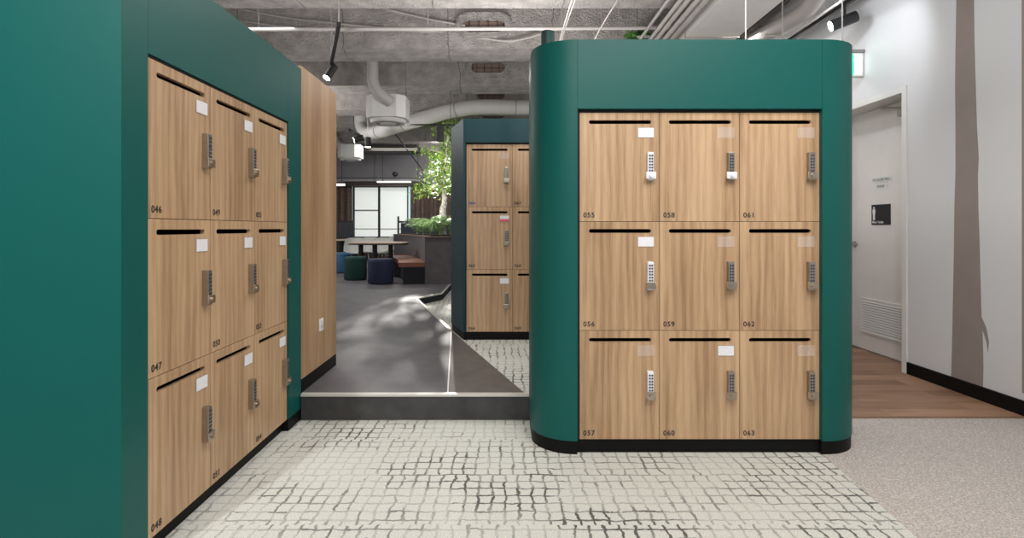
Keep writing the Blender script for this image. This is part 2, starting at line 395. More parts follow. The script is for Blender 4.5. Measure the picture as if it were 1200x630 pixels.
# signs on the door
def door_text(name, s, size, px, py, mat, parent, dx=.006):
    Y, Z = dpt(px, py); bm = text_bm(s, size)
    for v in bm.verts: v.co = Vector((DX-dx+v.co.y, Y-v.co.x, Z+v.co.z))
    return obj(name, bm, mat, parent)
Ya, Za = dpt(1022, 240); Yb, Zb = dpt(1044, 262)
Zb = Za-.175
sg = tag(obj('restroom_sign', B(DX-.006, DX-.001, Yb, Ya, Zb, Za, .001), M['darkmetal']), 'square black restroom sign with white figure on the cream door', 'sign')
bm = bmesh.new(); fy = Ya-.035; fz = Za-.02     # white standing figure
def fig(bm, u, w0, w1, za, zb, dx=.0075): prism(bm, [(u-w0, za), (u+w0, za), (u+w1, zb), (u-w1, zb)], DX-dx, DX-.0062, 'x')
fig(bm, fy, .009, .009, fz-.018, fz); fig(bm, fy, .016, .019, fz-.065, fz-.022); fig(bm, fy-.007, .006, .006, fz-.115, fz-.063); fig(bm, fy+.007, .006, .006, fz-.115, fz-.063)
obj('figure_symbol', bm, M['paper'], sg)
Yt, Zt = Ya-.015, Zb+.015
bm = text_bm('Male Toilet', .027)
for v in bm.verts: v.co = Vector((DX-.0065+v.co.y, Ya-.012-v.co.x, Zb+.014+v.co.z))
obj('lettering', bm, M['paper'], sg)
for (pa, pb, s, nm) in (((1021.5, 208.5), (1046, 214.5), 'TO CLOSE PULL', 'narrow clear strip label above the black restroom sign, upper of two'), ((1027, 215.5), (1041, 221), 'DOOR', 'short clear strip label just below the longer label on the door')):
    a, c = dpt(*pa), dpt(*pb)
    st = tag(obj('door_label', B(DX-.003, DX-.001, c[0], a[0], a[1]-.045, a[1]), M['chairw']), nm, 'label')
    bm = text_bm(s, .028)
    for v in bm.verts: v.co = Vector((DX-.0033+v.co.y, a[0]-.015-v.co.x, a[1]-.033+v.co.z))
    obj('lettering', bm, M['keys'], st)
# painted trunk on the right wall
def wpt(px, py):
    Y = F*WX/(px-VX); return (Y, EYE-(py-VY)/F*Y)
lef = [(1119, -60), (1121, 0), (1120, 60), (1119.5, 100), (1120, 150), (1120, 200), (1118.5, 250), (1118, 300), (1117, 350), (1116, 400), (1115, 447)]
rig = [(1152, 459), (1152.5, 430), (1152, 400), (1150, 360), (1149, 320), (1148, 280), (1146.5, 240), (1146, 205), (1147, 185), (1145, 150), (1143.5, 100), (1142, 50), (1141.5, 0), (1140, -60)]
pts = [wpt(*p) for p in lef]+[wpt(*p) for p in rig]
pts = [(y, max(z, .089)) for y, z in pts]
bm = plate_hole(pts, [], -.002, -.0005)
br = [wpt(*p) for p in [(1151, 372), (1156, 384), (1159, 400), (1158, 412), (1156, 400), (1153, 390), (1151, 386)]]
bm2 = plate_hole(br, [], -.002, -.0005); me = bpy.data.meshes.new('x'); bm2.to_mesh(me); bm2.free(); bm.from_mesh(me)
for v in bm.verts: v.co = Vector((WX+v.co.y, v.co.x, v.co.z))
tag(obj('wall_mural', bm, M['trunkpaint']), 'tall taupe tree trunk shape painted on the white right wall', 'mural')
pts = [wpt(1197.5, -60), wpt(1198, 460), wpt(1245, 478), wpt(1240, -60)]
bm = plate_hole([(y, max(z, .089)) for y, z in pts], [], -.002, -.0005)
for v in bm.verts: v.co = Vector((WX+v.co.y, v.co.x, v.co.z))
tag(obj('wall_mural', bm, M['trunkpaint']), 'edge of a second taupe trunk shape cut by the right picture border', 'mural')

# ---------------------------------------------------------------- ceiling
struct('ceiling', B(-6, WX+.3, -2.6, 15.2, 3.55, 3.63), M['slab'])
HX = -.24
for k in range(-6, 6):
    yf = 6.708+1.624*k; yn = yf-.48
    if yf > 15: yf = 14.98
    holes = [capsule(HX, 3.345, .48, .165)]
    bm = plate_hole([(-6, 3.1), (2.55, 3.1), (2.55, 3.55), (-6, 3.55)], holes, yn, yf)
    struct('ceiling_beam', bm, M['concrete'])
    if k in (-1, 0, 1, 2, 3):
        bm = plate_hole(capsule(HX, 3.345, .62, .28, 12), [capsule(HX, 3.345, .47, .155, 12)], yn-.06, yn)
        ringx = obj('beam_opening_collar', bm, M['concrete'])
        tag(ringx, ['raised oval concrete collar on the beam nearest the camera', 'oval collar with dark grille behind the long white pipe', 'oval collar with dark grille on the second visible beam face', 'oval collar on the beam hidden behind the white duct', 'small oval collar seen just under the white duct'][k+1], 'vent')
        bm = bmesh.new(); box(bm, HX-.22, HX+.22, yn+.05, yn+.06, 3.27, 3.42)
        obj('grille_backing', bm, M['coping'], ringx)
        bm = bmesh.new()
        for j in range(4): box(bm, HX-.16+j*.105-.004, HX-.16+j*.105+.004, yn+.02, yn+.03, 3.268, 3.425)
        box(bm, HX-.22, HX+.22, yn+.02, yn+.03, 3.35, 3.356)
        obj('grille_bars', bm, M['grille'], ringx)
struct('ceiling', B(2.60, WX, -2.6, 9, 3.06, 3.2), M['wall'])        # plaster soffit along the right wall

# ---------------------------------------------------------------- lockers
LW, LH = .392, .5335
def dcyl(bm, x, z, r, y0, y1, seg=16):
    return prism(bm, [(x+r*math.cos(2*math.pi*k/seg), z+r*math.sin(2*math.pi*k/seg)) for k in range(seg)], y0, y1, 'y')
def locker_meshes():
    g = .0012
    out = {}
    out['body'] = (plate_hole([(.004, .004), (LW-.004, .004), (LW-.004, LH-.004), (.004, LH-.004)], [], .45, .46), M['inside'])
    bm = out['body'][0]
    box(bm, .001, .012, .020, .46, .001, LH-.001); box(bm, LW-.012, LW-.001, .020, .46, .001, LH-.001)
    box(bm, .012, LW-.012, .020, .46, .001, .012); box(bm, .012, LW-.012, .020, .46, LH-.012, LH-.001)
    out['door'] = (plate_hole([(g, g), (LW-g, g), (LW-g, LH-g), (g, LH-g)], [capsule(.1985, .487, .305, .0185)], 0, .018), M['oak'])
    # lock
    out['lock'] = (B(.3285, .3575, -.026, 0, .200, .337, .002), M['steel'])
    bm = bmesh.new()
    for r in range(6):
        z = .319-r*.0145
        for c in range(2): box(bm, .3335+c*.0115, .3425+c*.0115, -.0275, -.0255, z-.0048, z+.0048, .0008)
    out['keypad'] = (bm, M['keys'])
    bm = B(.318, .3675, -.034, -.026, .206, .240, .003); dcyl(bm, .343, .223, .009, -.042, -.034)
    box(bm, .3235, .3325, -.0345, -.0335, .212, .234)
    out['latch'] = (bm, M['brass'])
    out['card_holder'] = (B(.283, .366, -.003, -.0006, .408, .461, .0008), M['acrylic'])
    out['name_card'] = (B(.286, .363, -.0042, -.0031, .411, .458), M['paper'])
    return out
LM = {}
for k, (bm, mat) in locker_meshes().items():
    bmesh.ops.recalc_face_normals(bm, faces=bm.faces[:])
    me = bpy.data.meshes.new(k); bm.to_mesh(me); bm.free(); me.materials.append(mat); LM[k] = me
def variant(k, mat, nm):
    me = LM[k].copy(); me.materials.clear(); me.materials.append(M[mat]); me.name = nm; return me
LM['latch_white'] = variant('latch', 'whitelatch', 'latch_w')
LM['lock_sheen'] = variant('lock', 'whitelatch', 'lock_l')  # paler copy of the lock, reflected light put into its colour
bmx = bmesh.new(); bmx.from_mesh(LM['name_card']); 
for v in bmx.verts: v.co.z = .411+(v.co.z-.411)*.36; v.co.y -= .0013
LM['pink'] = bpy.data.meshes.new('pink'); bmx.to_mesh(LM['pink']); bmx.free(); LM['pink'].materials.append(M['pink'])
def child(name, key, parent):
    o = bpy.data.objects.new(name, LM[key]); C.objects.link(o); o.parent = parent; return o
def locker(num, loc, rotz, label, group, card=True, white=False, light=False, pink=False, blue=False):
    t = thing('locker', label, 'locker', loc, rotz, group)
    child('body', 'body', t); dr = child('door', 'door', t)
    lk = child('lock', 'lock_sheen' if light else 'lock', dr); child('keypad', 'keypad', dr)
    lt = child('latch', 'latch_white' if white else 'latch', dr)
    if white: lt['label'] = 'white latch'
    if light: lk['label'] = 'lock body coloured pale for its reflection'
    child('card_holder', 'card_holder', dr)
    if card: child('name_card', 'name_card', dr)
    if pink:
        p = child('pink_slip', 'pink', dr); p['label'] = 'pink slip'
    bm = text_bm(num, .034)
    for v in bm.verts: v.co += Vector((.018, -.0008, .020))
    o = obj('number', bm, M['blueink' if blue else 'ink'], dr)
    if blue: o['label'] = 'blue number'
    return t

def surround_simple(t, pieces, mat):
    for nm, bm, mm in pieces: obj(nm, bm, mm, t, True)

# --- centre bank
FY = 2.71; DYc = 2.735; CX0 = .3645; TOPc = 2.015; Z0 = .065
t = thing('locker_surround', 'teal green curved surround of the middle bank holding lockers 055 to 063', 'locker surround', (.96, 2.99, 0))
def off(bm, v):
    for a in bm.verts: a.co -= Vector(v)
    return bm
def endcap(x_in, x_flat, x_out, r, yb, z0, z1, inset=0):
    """plan outline with a rounded front corner; x_in is the joint with the door field"""
    s = 1 if x_out > x_in else -1
    xo = x_out-s*inset; cx = x_out-s*r; cy = FY+r; R = r-inset
    pts = [(x_in, FY+inset)]
    for i in range(17):
        a = math.pi/2*i/16; pts.append((cx+s*R*math.sin(a), cy-R*math.cos(a)))
    pts += [(xo, yb-.05), (xo-s*.015, yb-.015), (xo-s*.05, yb), (x_in, yb)]
    return prism(bmesh.new(), pts, z0, z1)
XL, XR = .351, 1.539; YB = 3.20
cl = (.96, 2.99, 0)
obj('corner_panel', off(endcap(XL, 0, .135, .213, YB, Z0, TOPc), cl), M['green'], t, True)
obj('corner_panel', off(endcap(XR+.0015, 0, 1.785, .225, YB, Z0, TOPc), cl), M['green'], t, True)
obj('fascia_panel', off(B(XL+.0012, XR, FY, YB, Z0+3*LH+.014, TOPc), cl), M['green'], t)
obj('plinth', off(endcap(XL, 0, .135, .213, YB, 0, Z0, .004), cl), M['black'], t, True)
obj('plinth', off(endcap(XR, 0, 1.785, .225, YB, 0, Z0, .004), cl), M['black'], t, True)
obj('plinth', off(B(XL+.001, XR-.001, FY+.028, YB, 0, Z0-.0015), cl), M['black'], t)
obj('back_panel', off(B(XL+.001, XR-.001, YB-.012, YB-.001, Z0, Z0+3*LH+.013), cl), M['green'], t)
bm = B(XL+.001, CX0-.0005, DYc-.003, YB-.015, Z0, Z0+3*LH+.013)
box(bm, CX0+3*LW+.0005, XR-.0005, DYc+.001, YB-.015, Z0, Z0+3*LH+.013)
box(bm, CX0, CX0+3*LW, DYc+.001, YB-.015, Z0+3*LH+.001, Z0+3*LH+.0135)
obj('shadow_gap', off(bm, cl), M['inside'], t)
posw = ['top', 'middle', 'bottom']; colw = ['left', 'centre', 'right']
info = {'055': dict(card=True, white=True, light=True), '056': dict(card=True, light=True), '057': dict(card=False, light=True),
        '058': dict(card=False, white=True), '059': dict(card=False), '060': dict(card=True), '061': dict(card=False), '062': dict(card=False), '063': dict(card=False)}
for c in range(3):
    for r in range(3):
        num = '%03d' % (55+c*3+r)
        k = info[num]
        lab = 'oak locker numbered %s in the curved middle bank, %s row, %s' % (num, posw[r], 'white card on door' if k['card'] else 'clear card holder empty')
        locker(num, (CX0+c*LW, DYc, Z0+(2-r)*LH), 0, lab, 'lockers in the middle bank', **k)

# --- left bank (faces +X)
SX = -1.175; LX = -1.180; LY0 = 1.842; SY0, SY1 = 1.708, 3.212
t = thing('locker_surround', 'dark green square-cornered surround of the left bank holding lockers 046 to 054', 'locker surround', (-1.5, 2.45, 0))
cl = (-1.5, 2.45, 0); XB = -1.80; XW = -2.6
zt = Z0+3*LH+.010
obj('end_panel', off(B(XW, SX, SY0, LY0-.006, Z0, TOPc), cl), M['green'], t)
obj('side_panel', off(B(XB, SX, LY0+3*LW+.006, SY1, Z0, TOPc), cl), M['green'], t)
obj('fascia_panel', off(B(XB, SX, LY0-.005, LY0+3*LW+.005, zt, TOPc), cl), M['green'], t)
obj('plinth', off(B(XW, SX, SY0+.004, LY0-.006, 0, Z0-.0005), cl), M['black'], t)
obj('plinth', off(B(XB, SX, LY0+3*LW+.006, SY1, 0, Z0-.0005), cl), M['black'], t)
obj('plinth', off(B(XB, SX-.035, LY0-.005, LY0+3*LW+.005, 0, Z0-.0015), cl), M['black'], t)
obj('back_panel', off(B(XB, XB+.012, LY0-.005, LY0+3*LW+.005, Z0, zt-.001), cl), M['green'], t)
bm = B(XB+.013, LX-.001, LY0-.0055, LY0-.0005, Z0, zt-.0005)
box(bm, XB+.013, LX-.001, LY0+3*LW+.0005, LY0+3*LW+.0055, Z0, zt-.0005)
box(bm, XB+.013, LX-.001, LY0, LY0+3*LW, Z0+3*LH+.001, zt-.0005)
obj('shadow_gap', off(bm, cl), M['inside'], t)
for c in range(3):
    for r in range(3):
        num = '%03d' % (46+c*3+r)
        lab = 'oak locker numbered %s with white card in the left bank, %s row, %s column' % (num, posw[r], ['nearest', 'second', 'farthest'][c])
        locker(num, (LX, LY0+c*LW, Z0+(2-r)*LH), math.pi/2, lab, 'lockers in the left bank')

# --- timber clad partition beyond the left bank
t = thing('timber_partition', 'oak veneered partition with black plinth standing behind the left locker bank', 'partition', (-1.6, 3.55, UP))
cl = (-1.6, 3.55, UP)
obj('panel', off(B(-1.9, -1.175, 3.218, 3.885, .228, 2.035), cl), M['oakp'], t)
obj('plinth', off(B(-1.9, -1.177, 3.228, 3.885, UP, .2275), cl), M['black'], t)
# power outlet
o = thing('power_outlet', 'white power outlet low on the oak partition', 'outlet', (-1.175, 3.552, .485))
obj('plate', B(.0005, .009, -.032, .032, -.038, .038, .002), M['paper'], o)
obj('switch', B(.009, .013, -.008, .008, .006, .022, .001), M['whitelatch'], o)
bm = bmesh.new(); box(bm, .0088, .0098, -.014, -.010, -.020, -.004); box(bm, .0088, .0098, .010, .014, -.020, -.004)
obj('socket_slots', bm, M['ink'], o)

# --- far bank (on the raised carpet)
FD = 4.765; FS = 4.745; X0 = -.331; zb = .214; ZT = 2.028
t = thing('locker_surround', 'dark teal surround with angled side of the far bank behind the opening', 'locker surround', (0, 5.1, UP))
cl = (0, 5.1, UP); YB = 5.35
side = [(X0-.006, FS), (-.356, FS), (-.505, 5.22), (-.505, YB), (X0-.006, YB)]
zt = zb+3*LH+.012
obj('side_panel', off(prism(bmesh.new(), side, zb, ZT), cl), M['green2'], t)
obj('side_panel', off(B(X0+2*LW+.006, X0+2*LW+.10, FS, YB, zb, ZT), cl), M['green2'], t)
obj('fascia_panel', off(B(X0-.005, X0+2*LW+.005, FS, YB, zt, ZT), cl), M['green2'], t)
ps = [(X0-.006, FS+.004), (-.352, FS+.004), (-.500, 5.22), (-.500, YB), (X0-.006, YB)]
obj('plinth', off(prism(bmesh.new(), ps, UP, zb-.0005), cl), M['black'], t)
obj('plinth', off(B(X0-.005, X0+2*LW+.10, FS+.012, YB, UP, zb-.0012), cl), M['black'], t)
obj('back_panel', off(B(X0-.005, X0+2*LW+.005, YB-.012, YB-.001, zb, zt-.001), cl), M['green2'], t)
bm = B(X0-.0055, X0-.0005, FD+.001, YB-.013, zb, zt-.0005); box(bm, X0+2*LW+.0005, X0+2*LW+.0055, FD+.001, YB-.013, zb, zt-.0005)
box(bm, X0, X0+2*LW, FD+.001, YB-.013, zb+3*LH+.001, zt-.0005)
obj('shadow_gap', off(bm, cl), M['inside'], t)
fi = {'064': dict(card=False, blue=True), '065': dict(card=True, pink=True), '066': dict(card=True), '067': dict(card=True), '068': dict(card=False), '069': dict(card=True)}
fl = {'064': 'oak locker with blue number 064, top left of the far bank', '065': 'oak locker 065 with pink slip under its card in the far bank',
      '066': 'oak locker 066 with white card, bottom left of the far bank', '067': 'oak locker 067 partly hidden, top right of the far bank',
      '068': 'oak locker 068 partly hidden, middle row right of the far bank', '069': 'oak locker 069 partly hidden, bottom right of the far bank'}
for c in range(2):
    for r in range(3):
        num = '%03d' % (64+c*3+r)
        locker(num, (X0+c*LW, FD, zb+(2-r)*LH), 0, fl[num], 'lockers in the far bank', **fi[num])

# ---------------------------------------------------------------- lounge beyond
def pouf(label, px, Yc, w, h, mat, flat=False):
    X = (px-VX)/F*Yc
    t = thing('pouf_stool', label, 'stool', (X, Yc, HI))
    r = w/2
    obj('seat_body', lathe(bmesh.new(), [(r*.96, .012), (r, .03), (r, h-.05), (r*.985, h-.025), (r*.95, h-.008), (r*.88, h)], seg=36), mat, t, True)
    obj('seam_piping', tube(bmesh.new(), [(r*1.003*math.cos(a), r*1.003*math.sin(a), h-.045) for a in [2*math.pi*k/36 for k in range(37)]], .004, 6, False), mat, t, True)
    obj('base', lathe(bmesh.new(), [(r*.9, 0), (r*.9, .012)], seg=36), M['darkmetal'], t, True)
    return t
pouf('round navy fabric pouf stool in front of the table', 446, 8.66, .39, .385, M['stoolnavy'])
pouf('bottle green fabric pouf stool left of the navy one', 416.5, 9.28, .37, .385, M['stoolgreen'])
pouf('denim blue fabric pouf stool partly hidden by the oak partition', 402, 10.8, .42, .385, M['stoolblue'])
def table(label, X, Y, rx, ry, h, legs):
    t = thing('lounge_table', label, 'table', (X, Y, HI))
    pts = [(rx*math.copysign(abs(math.cos(a))**.7, math.cos(a)), ry*math.copysign(abs(math.sin(a))**.7, math.sin(a))) for a in [2*math.pi*k/40 for k in range(40)]]
    obj('table_top', prism(bmesh.new(), pts, h-.022, h), M['tabletop'], t)
    obj('edge_rim', prism(bmesh.new(), [(x*.985, y*.985) for x, y in pts], h-.045, h-.0225), M['darkmetal'], t)
    for lx, ly in legs:
        lg = obj('leg', T([(lx, ly, .012), (lx, ly, h-.046)], .042, 14), M['darkmetal'], t, True)
        obj('foot_plate', lathe(bmesh.new(), [(.14, 0), (.14, .008), (.05, .0115)], lx, ly), M['darkmetal'], lg, True)
table('long oak topped lounge table with black legs behind the navy stool', -2.225, 9.8, .52, .34, .615, [(-.31, 0), (-.04, -.1), (.215, 0)])
table('farther oak table with black legs half hidden by the partition', -3.15, 11.6, .45, .35, .625, [(-.25, 0), (.2, 0)])
def shell_chair(label, px, Y, rot):
    X = (px-VX)/F*Y
    t = thing('shell_chair', label, 'chair', (X, Y, HI), rot, 'white shell chairs around the lounge tables')
    # shell: seat pan that sweeps up into a back
    bm = bmesh.new(); rows = []
    prof = [(-.19, .395), (-.16, .40), (-.05, .385), (.08, .38), (.15, .40), (.185, .46), (.20, .55), (.205, .62), (.21, .675)]
    for i, (y, z) in enumerate(prof):
        w = .205 if i < 6 else .205*(1-.10*(i-5)**1.3/2)
        rows.append([bm.verts.new((w*u, y-(.05*u*u if i >= 5 else 0), z+.05*u*u*(1 if i < 6 else .3)+(-.03*u**4 if i == 8 else 0))) for u in (-1, -.66, -.33, 0, .33, .66, 1)])
    for a, b in zip(rows, rows[1:]):
        for k in range(6): bm.faces.new((a[k], a[k+1], b[k+1], b[k]))
    bmesh.ops.solidify(bm, geom=bm.faces[:], thickness=.012)
    obj('shell', bm, M['chairw'], t, True)
    for sx in (-1, 1):
        for sy in (-1, 1):
            obj('leg', T([(sx*.06, sy*.06, .368), (sx*.17, sy*.17, 0)], .010, 8), M['steel'], t, True)
    return t
shell_chair('white shell chair nearest the partition at the lounge table', 416, 10.35, math.radians(15))
shell_chair('bright white shell chair second from the partition', 429.5, 10.9, math.radians(-10))
shell_chair('pale grey-white shell chair in front of the tall windows', 446, 10.55, math.radians(-12))
shell_chair('white shell chair half hidden beside the bench', 459.5, 12.6, math.radians(-20))

# curved banquette backed by the planter
PX = [(-1.235, 8.6), (-1.40, 9.4), (-1.68, 10.3), (-2.02, 11.2), (-2.40, 12.0)]
def offset_path(path, d):
    P = [Vector((*p, 0)) for p in path]; out = []
    for i, p in enumerate(P):
        t_ = (P[min(i+1, len(P)-1)]-P[max(0, i-1)]).normalized(); n_ = Vector((-t_.y, t_.x, 0)); out.append((p.x+n_.x*d, p.y+n_.y*d))
    return out
path = [(v.x, v.y) for v in smoothpath([(x, y, 0) for x, y in PX], 4)]
t = thing('bench_seat', 'curved tan leather bench with black base against the charcoal planter', 'bench', (-1.9, 10, HI))
cl = (-1.9, 10, HI)
bpath = path[:-5]; inn = offset_path(bpath, .005); outr = offset_path(bpath, .40); outb = offset_path(bpath, .33)
obj('base', off(prism(bmesh.new(), inn+outb[::-1], HI, .50), cl), M['benchbase'], t)
obj('cushion', off(prism(bmesh.new(), inn+outr[::-1], .502, .57), cl), M['seatlea'], t)
# planter
t = thing('planter', 'large charcoal concrete planter wall behind the bench', 'planter', (-.9, 9.6, HI))
cl = (-.9, 9.6, HI)
rgt = [(.4, 12.0), (.4, 8.56)]
outl = path+rgt
obj('wall', off(prism(bmesh.new(), outl, HI, .955), cl), M['planter'], t)
inpl = offset_path(path, -.05)
cop = path+rgt
obj('coping', off(prism(bmesh.new(), offset_path(path, .012)+[(.4, 12.01), (.4, 8.548), (-1.24, 8.548)], .9555, .972), cl), M['coping'], t)
obj('soil', off(prism(bmesh.new(), offset_path(path, -.09)+[(.3, 11.9), (.3, 8.66)], .9725, .985), cl), M['soil'], t)

def leaf(bm, p, d, up, ln, w):
    d = d.normalized(); s = d.cross(up)
    if s.length < .01: s = Vector((1, 0, 0))
    s.normalize(); n = s.cross(d)
    a = bm.verts.new(p); b = bm.verts.new(p+d*ln*.5+s*w-n*w*.3); c = bm.verts.new(p+d*ln-n*ln*.12); e = bm.verts.new(p+d*ln*.5-s*w-n*w*.3); m_ = bm.verts.new(p+d*ln*.5)
    bm.faces.new((a, b, m_)); bm.faces.new((b, c, m_)); bm.faces.new((c, e, m_)); bm.faces.new((e, a, m_))
def rv(s=1): return Vector((random.uniform(-1, 1), random.uniform(-1, 1), random.uniform(-1, 1)))*s
# tree
TY = 9.5
def tp(px, py, Y=TY): return at(px, py, Y)
base = tp(519, 276); base.z = .985
t = thing('indoor_tree', 'slender indoor tree with pale rough trunk and light green leaves in the planter', 'tree', tuple(base))
trunk = smoothpath([base, tp(519, 250), tp(521, 232), tp(519, 215), tp(522, 195), tp(524, 175), tp(526, 152)], 6)
cl = tuple(base)
tr = T([p+rv(.006) for p in trunk], [.062-.044*i/len(trunk)+random.uniform(-.007, .007) for i in range(len(trunk))], 10)
obj('trunk', off(tr, cl), M['bark'], t, True)
bm = bmesh.new()
ends = [((519, 218), (505, 222), (492, 212)), ((520, 210), (508, 205), (496, 203)), ((521, 205), (500, 214), (482, 222)), ((522, 198), (532, 200), (545, 210)), ((519, 214), (530, 214), (540, 218)),
        ((522, 192), (512, 184), (505, 180)), ((523, 185), (510, 176), (492, 177)), ((524, 176), (536, 170), (548, 176)), ((525, 165), (520, 150), (508, 148)), ((526, 155), (530, 146), (538, 140)), ((520, 212), (500, 220), (488, 226)), ((521, 200), (512, 196), (500, 195))]
twigs = []
for e in ends:
    dy = random.uniform(-.35, .45)
    P = [tp(*e[0]), tp(*e[1]), tp(*e[2])]; P[1].y += dy*.5; P[2].y += dy
    sp = smoothpath(P, 5); tube(bm, sp, [.012-.009*i/len(sp) for i in range(len(sp))], 6); twigs.append(sp)
obj('branches', off(bm, cl), M['bark'], t, True)
bm = bmesh.new()
for sp in twigs:
    for _ in range(150 if sp[0].z > 2.0 else 75):
        q = random.random()**.8; p = sp[min(len(sp)-1, int(q*len(sp)))]+rv(.11)
        leaf(bm, p, rv()+Vector((0, -.2, -.4)), Vector((0, 0, 1)), random.uniform(.05, .085), random.uniform(.013, .02))
for p in trunk[15:]:
    for _ in range(26):
        leaf(bm, p+rv(.14), rv()+Vector((0, 0, -.2)), Vector((0, 0, 1)), random.uniform(.05, .085), .017)
obj('foliage', off(bm, cl), M['leaf'], t)
# ferns
def fern(label, px, Y, hgt, n=10, mat='fern', zbase=.985):
    X = (px-VX)/F*Y; hgt *= 1.15
    t = thing('fern', label, 'plant', (X, Y, zbase), 0, 'ferns in the planter')
    bm = bmesh.new(); bs = bmesh.new()
    for k in range(n):
        a = 2*math.pi*k/n+random.uniform(-.2, .2); rr = random.uniform(.14, .26)*hgt/.3; hh = hgt*random.uniform(.7, 1.15)
        d = Vector((math.cos(a), math.sin(a), 0))
        sp = smoothpath([Vector((0, 0, -.01)), d*rr*.35+Vector((0, 0, hh*.7)), d*rr*.8+Vector((0, 0, hh)), d*rr*1.25+Vector((0, 0, hh*.75))], 5)
        tube(bs, sp, .003, 5)
        for i, p in enumerate(sp[2:]):
            l_ = .085*math.sin(math.pi*(i+1.5)/(len(sp)+.5))+.035
            s = d.cross(Vector((0, 0, 1)))
            leaf(bm, p, s+d*.5, Vector((0, 0, 1)), l_, .014); leaf(bm, p, -s+d*.5, Vector((0, 0, 1)), l_, .014)
    obj('stems', bs, M[mat], t); obj('fronds', bm, M[mat], t)
fern('leftmost bushy fern at the end of the planter', 489, 10.7, .24)
fern('small fern just right of the leftmost one', 496, 9.9, .20)
fern('spreading fern near the front corner of the planter', 504, 9.25, .24)
fern('pale green fern left of the tree trunk', 511, 9.6, .24)
fern('fern at the foot of the tree trunk', 517, 9.0, .22)
fern('taller fern with long upright fronds right of the trunk', 528, 9.05, .27)
# plant seen over the top of the middle bank
pz = at(747, 47, 6.0)
t = thing('hanging_plant', 'small dark green leafy plant peeping over the middle locker bank', 'plant', tuple(pz))
obj('pot', lathe(bmesh.new(), [(.07, -.22), (.09, -.06), (.09, -.05)], 0, 0), M['darkmetal'], t, True)
obj('hanger', T([(0, 0, -.05), (0, 0, 3.55-pz.z)], .003, 6), M['darkmetal'], t)
bm = bmesh.new()
for _ in range(230):
    a = random.uniform(0, 6.283); r_ = .13*math.sqrt(random.random()); p = Vector((r_*math.cos(a), r_*math.sin(a), -.03+.17*random.random()*(1-r_*4)))
    leaf(bm, p, rv()+Vector((0, 0, .3)), Vector((0, 0, 1)), .06, .015)
for i in range(3): tube(bm, [(.02*i-.02, 0, -.06), (.03*i-.03, .01, .1)], .002, 4)
obj('foliage', bm, M['leafd'], t)

# back partition: windows, header, curtains
YW = 14.9
def wz(py, Y=YW): return EYE-(py-VY)/F*Y
def wx(px, Y=YW): return (px-VX)/F*Y
for i, (a, b_) in enumerate(((415.5, 443), (445.5, 477))):
    z0_, z1_ = wz(277), wz(219.5)
    fr = struct('window_%d' % (i+1), plate_hole([(wx(a)-.05, z0_-.04), (wx(b_)+.03, z0_-.04), (wx(b_)+.03, z1_+.03), (wx(a)-.05, z1_+.03)], [[(wx(a), z0_), (wx(b_), z0_), (wx(b_), z1_), (wx(a), z1_)]], YW, YW+.08), M['darkmetal'])
    obj('pane', B(wx(a)-.01, wx(b_)+.01, YW+.03, YW+.04, z0_-.01, z1_+.01), M['pane'], fr)
    bm = B(wx(a), wx(b_), YW+.005, YW+.028, wz(268)-.01, wz(268)+.01)
    if i == 0: box(bm, wx(a), wx(b_), YW+.005, YW+.028, wz(246.3)-.018, wz(246.3)+.018)
    obj('glazing_bar', bm, M['farwall'], fr)
fr = struct('window_3', B(wx(477.5), wx(481), YW+.03, YW+.045, wz(262), wz(219.5)), M['panecyan'])
struct('trim_12', B(wx(395)-1.0, wx(499), YW-.25, YW-.02, wz(218.5), wz(213.7)), M['header'])
struct('trim_13', B(wx(395)-1.0, wx(499), YW-.30, YW-.02, wz(213.5), wz(210.3)), M['farwall'])
struct('trim_14', B(wx(395)-1.0, wx(499), YW-.32, YW-.0, wz(210.2), wz(209.4)), M['darkmetal'])
tag(obj('led_light', B(wx(396)-.4, wx(407.5), YW-.275, YW-.252, wz(218.6), wz(216)), M['led']), 'short white light strip on the dark header beside the oak partition', 'light')
tag(obj('led_light', B(wx(445), wx(484), YW-.33, YW-.305, wz(215), wz(213.4)), M['led']), 'long white light strip above the frosted windows', 'light')
def curtain(label, xa, xb, z0_, z1_, Y):
    bm = bmesh.new(); n = max(12, int((xb-xa)/.02)); a = []; b_ = []
    for i in range(n+1):
        x = xa+(xb-xa)*i/n; y = Y+.035*math.sin(x*38)+.012*math.sin(x*91)
        a.append(bm.verts.new((x, y, z0_))); b_.append(bm.verts.new((x, y, z1_)))
    for i in range(n): bm.faces.new((a[i], a[i+1], b_[i+1], b_[i]))
    bmesh.ops.solidify(bm, geom=bm.faces[:], thickness=.006)
    t = thing('curtain', label, 'curtain', ((xa+xb)/2, Y, z0_)); cl = ((xa+xb)/2, Y, z0_)
    obj('fabric', off(bm, cl), M['curtain'], t, True)
    obj('rail', off(B(xa, xb, Y-.02, Y+.02, z1_+.002, z1_+.03), cl), M['darkmetal'], t)
curtain('dark brown curtain left of the windows beside the partition', wx(380), wx(413.5), HI+.01, wz(220), YW-.10)
curtain('brown pleated curtain between the windows and the tree', wx(482), wx(552), HI+.01, wz(220), YW-.10)
t = thing('slatted_screen', 'low navy vertical slat screen beside the oak partition', 'screen', (wx(400, 13), 13, HI))
bm = bmesh.new(); x = -.75
while x < .27: box(bm, x, x+.03, -.02, .02, .03, .98); x += .042
obj('slats', bm, M['navy'], t); obj('rail', B(-.76, .29, -.022, .022, .985, 1.03), M['darkmetal'], t); obj('base_rail', B(-.76, .29, -.022, .022, 0, .028), M['darkmetal'], t)
t = thing('slatted_screen', 'low dark screen behind the ferns', 'screen', (wx(500, 13.4), 13.4, HI))
bm = bmesh.new(); x = -.62
while x < .9: box(bm, x, x+.04, -.02, .02, .03, .98); x += .046
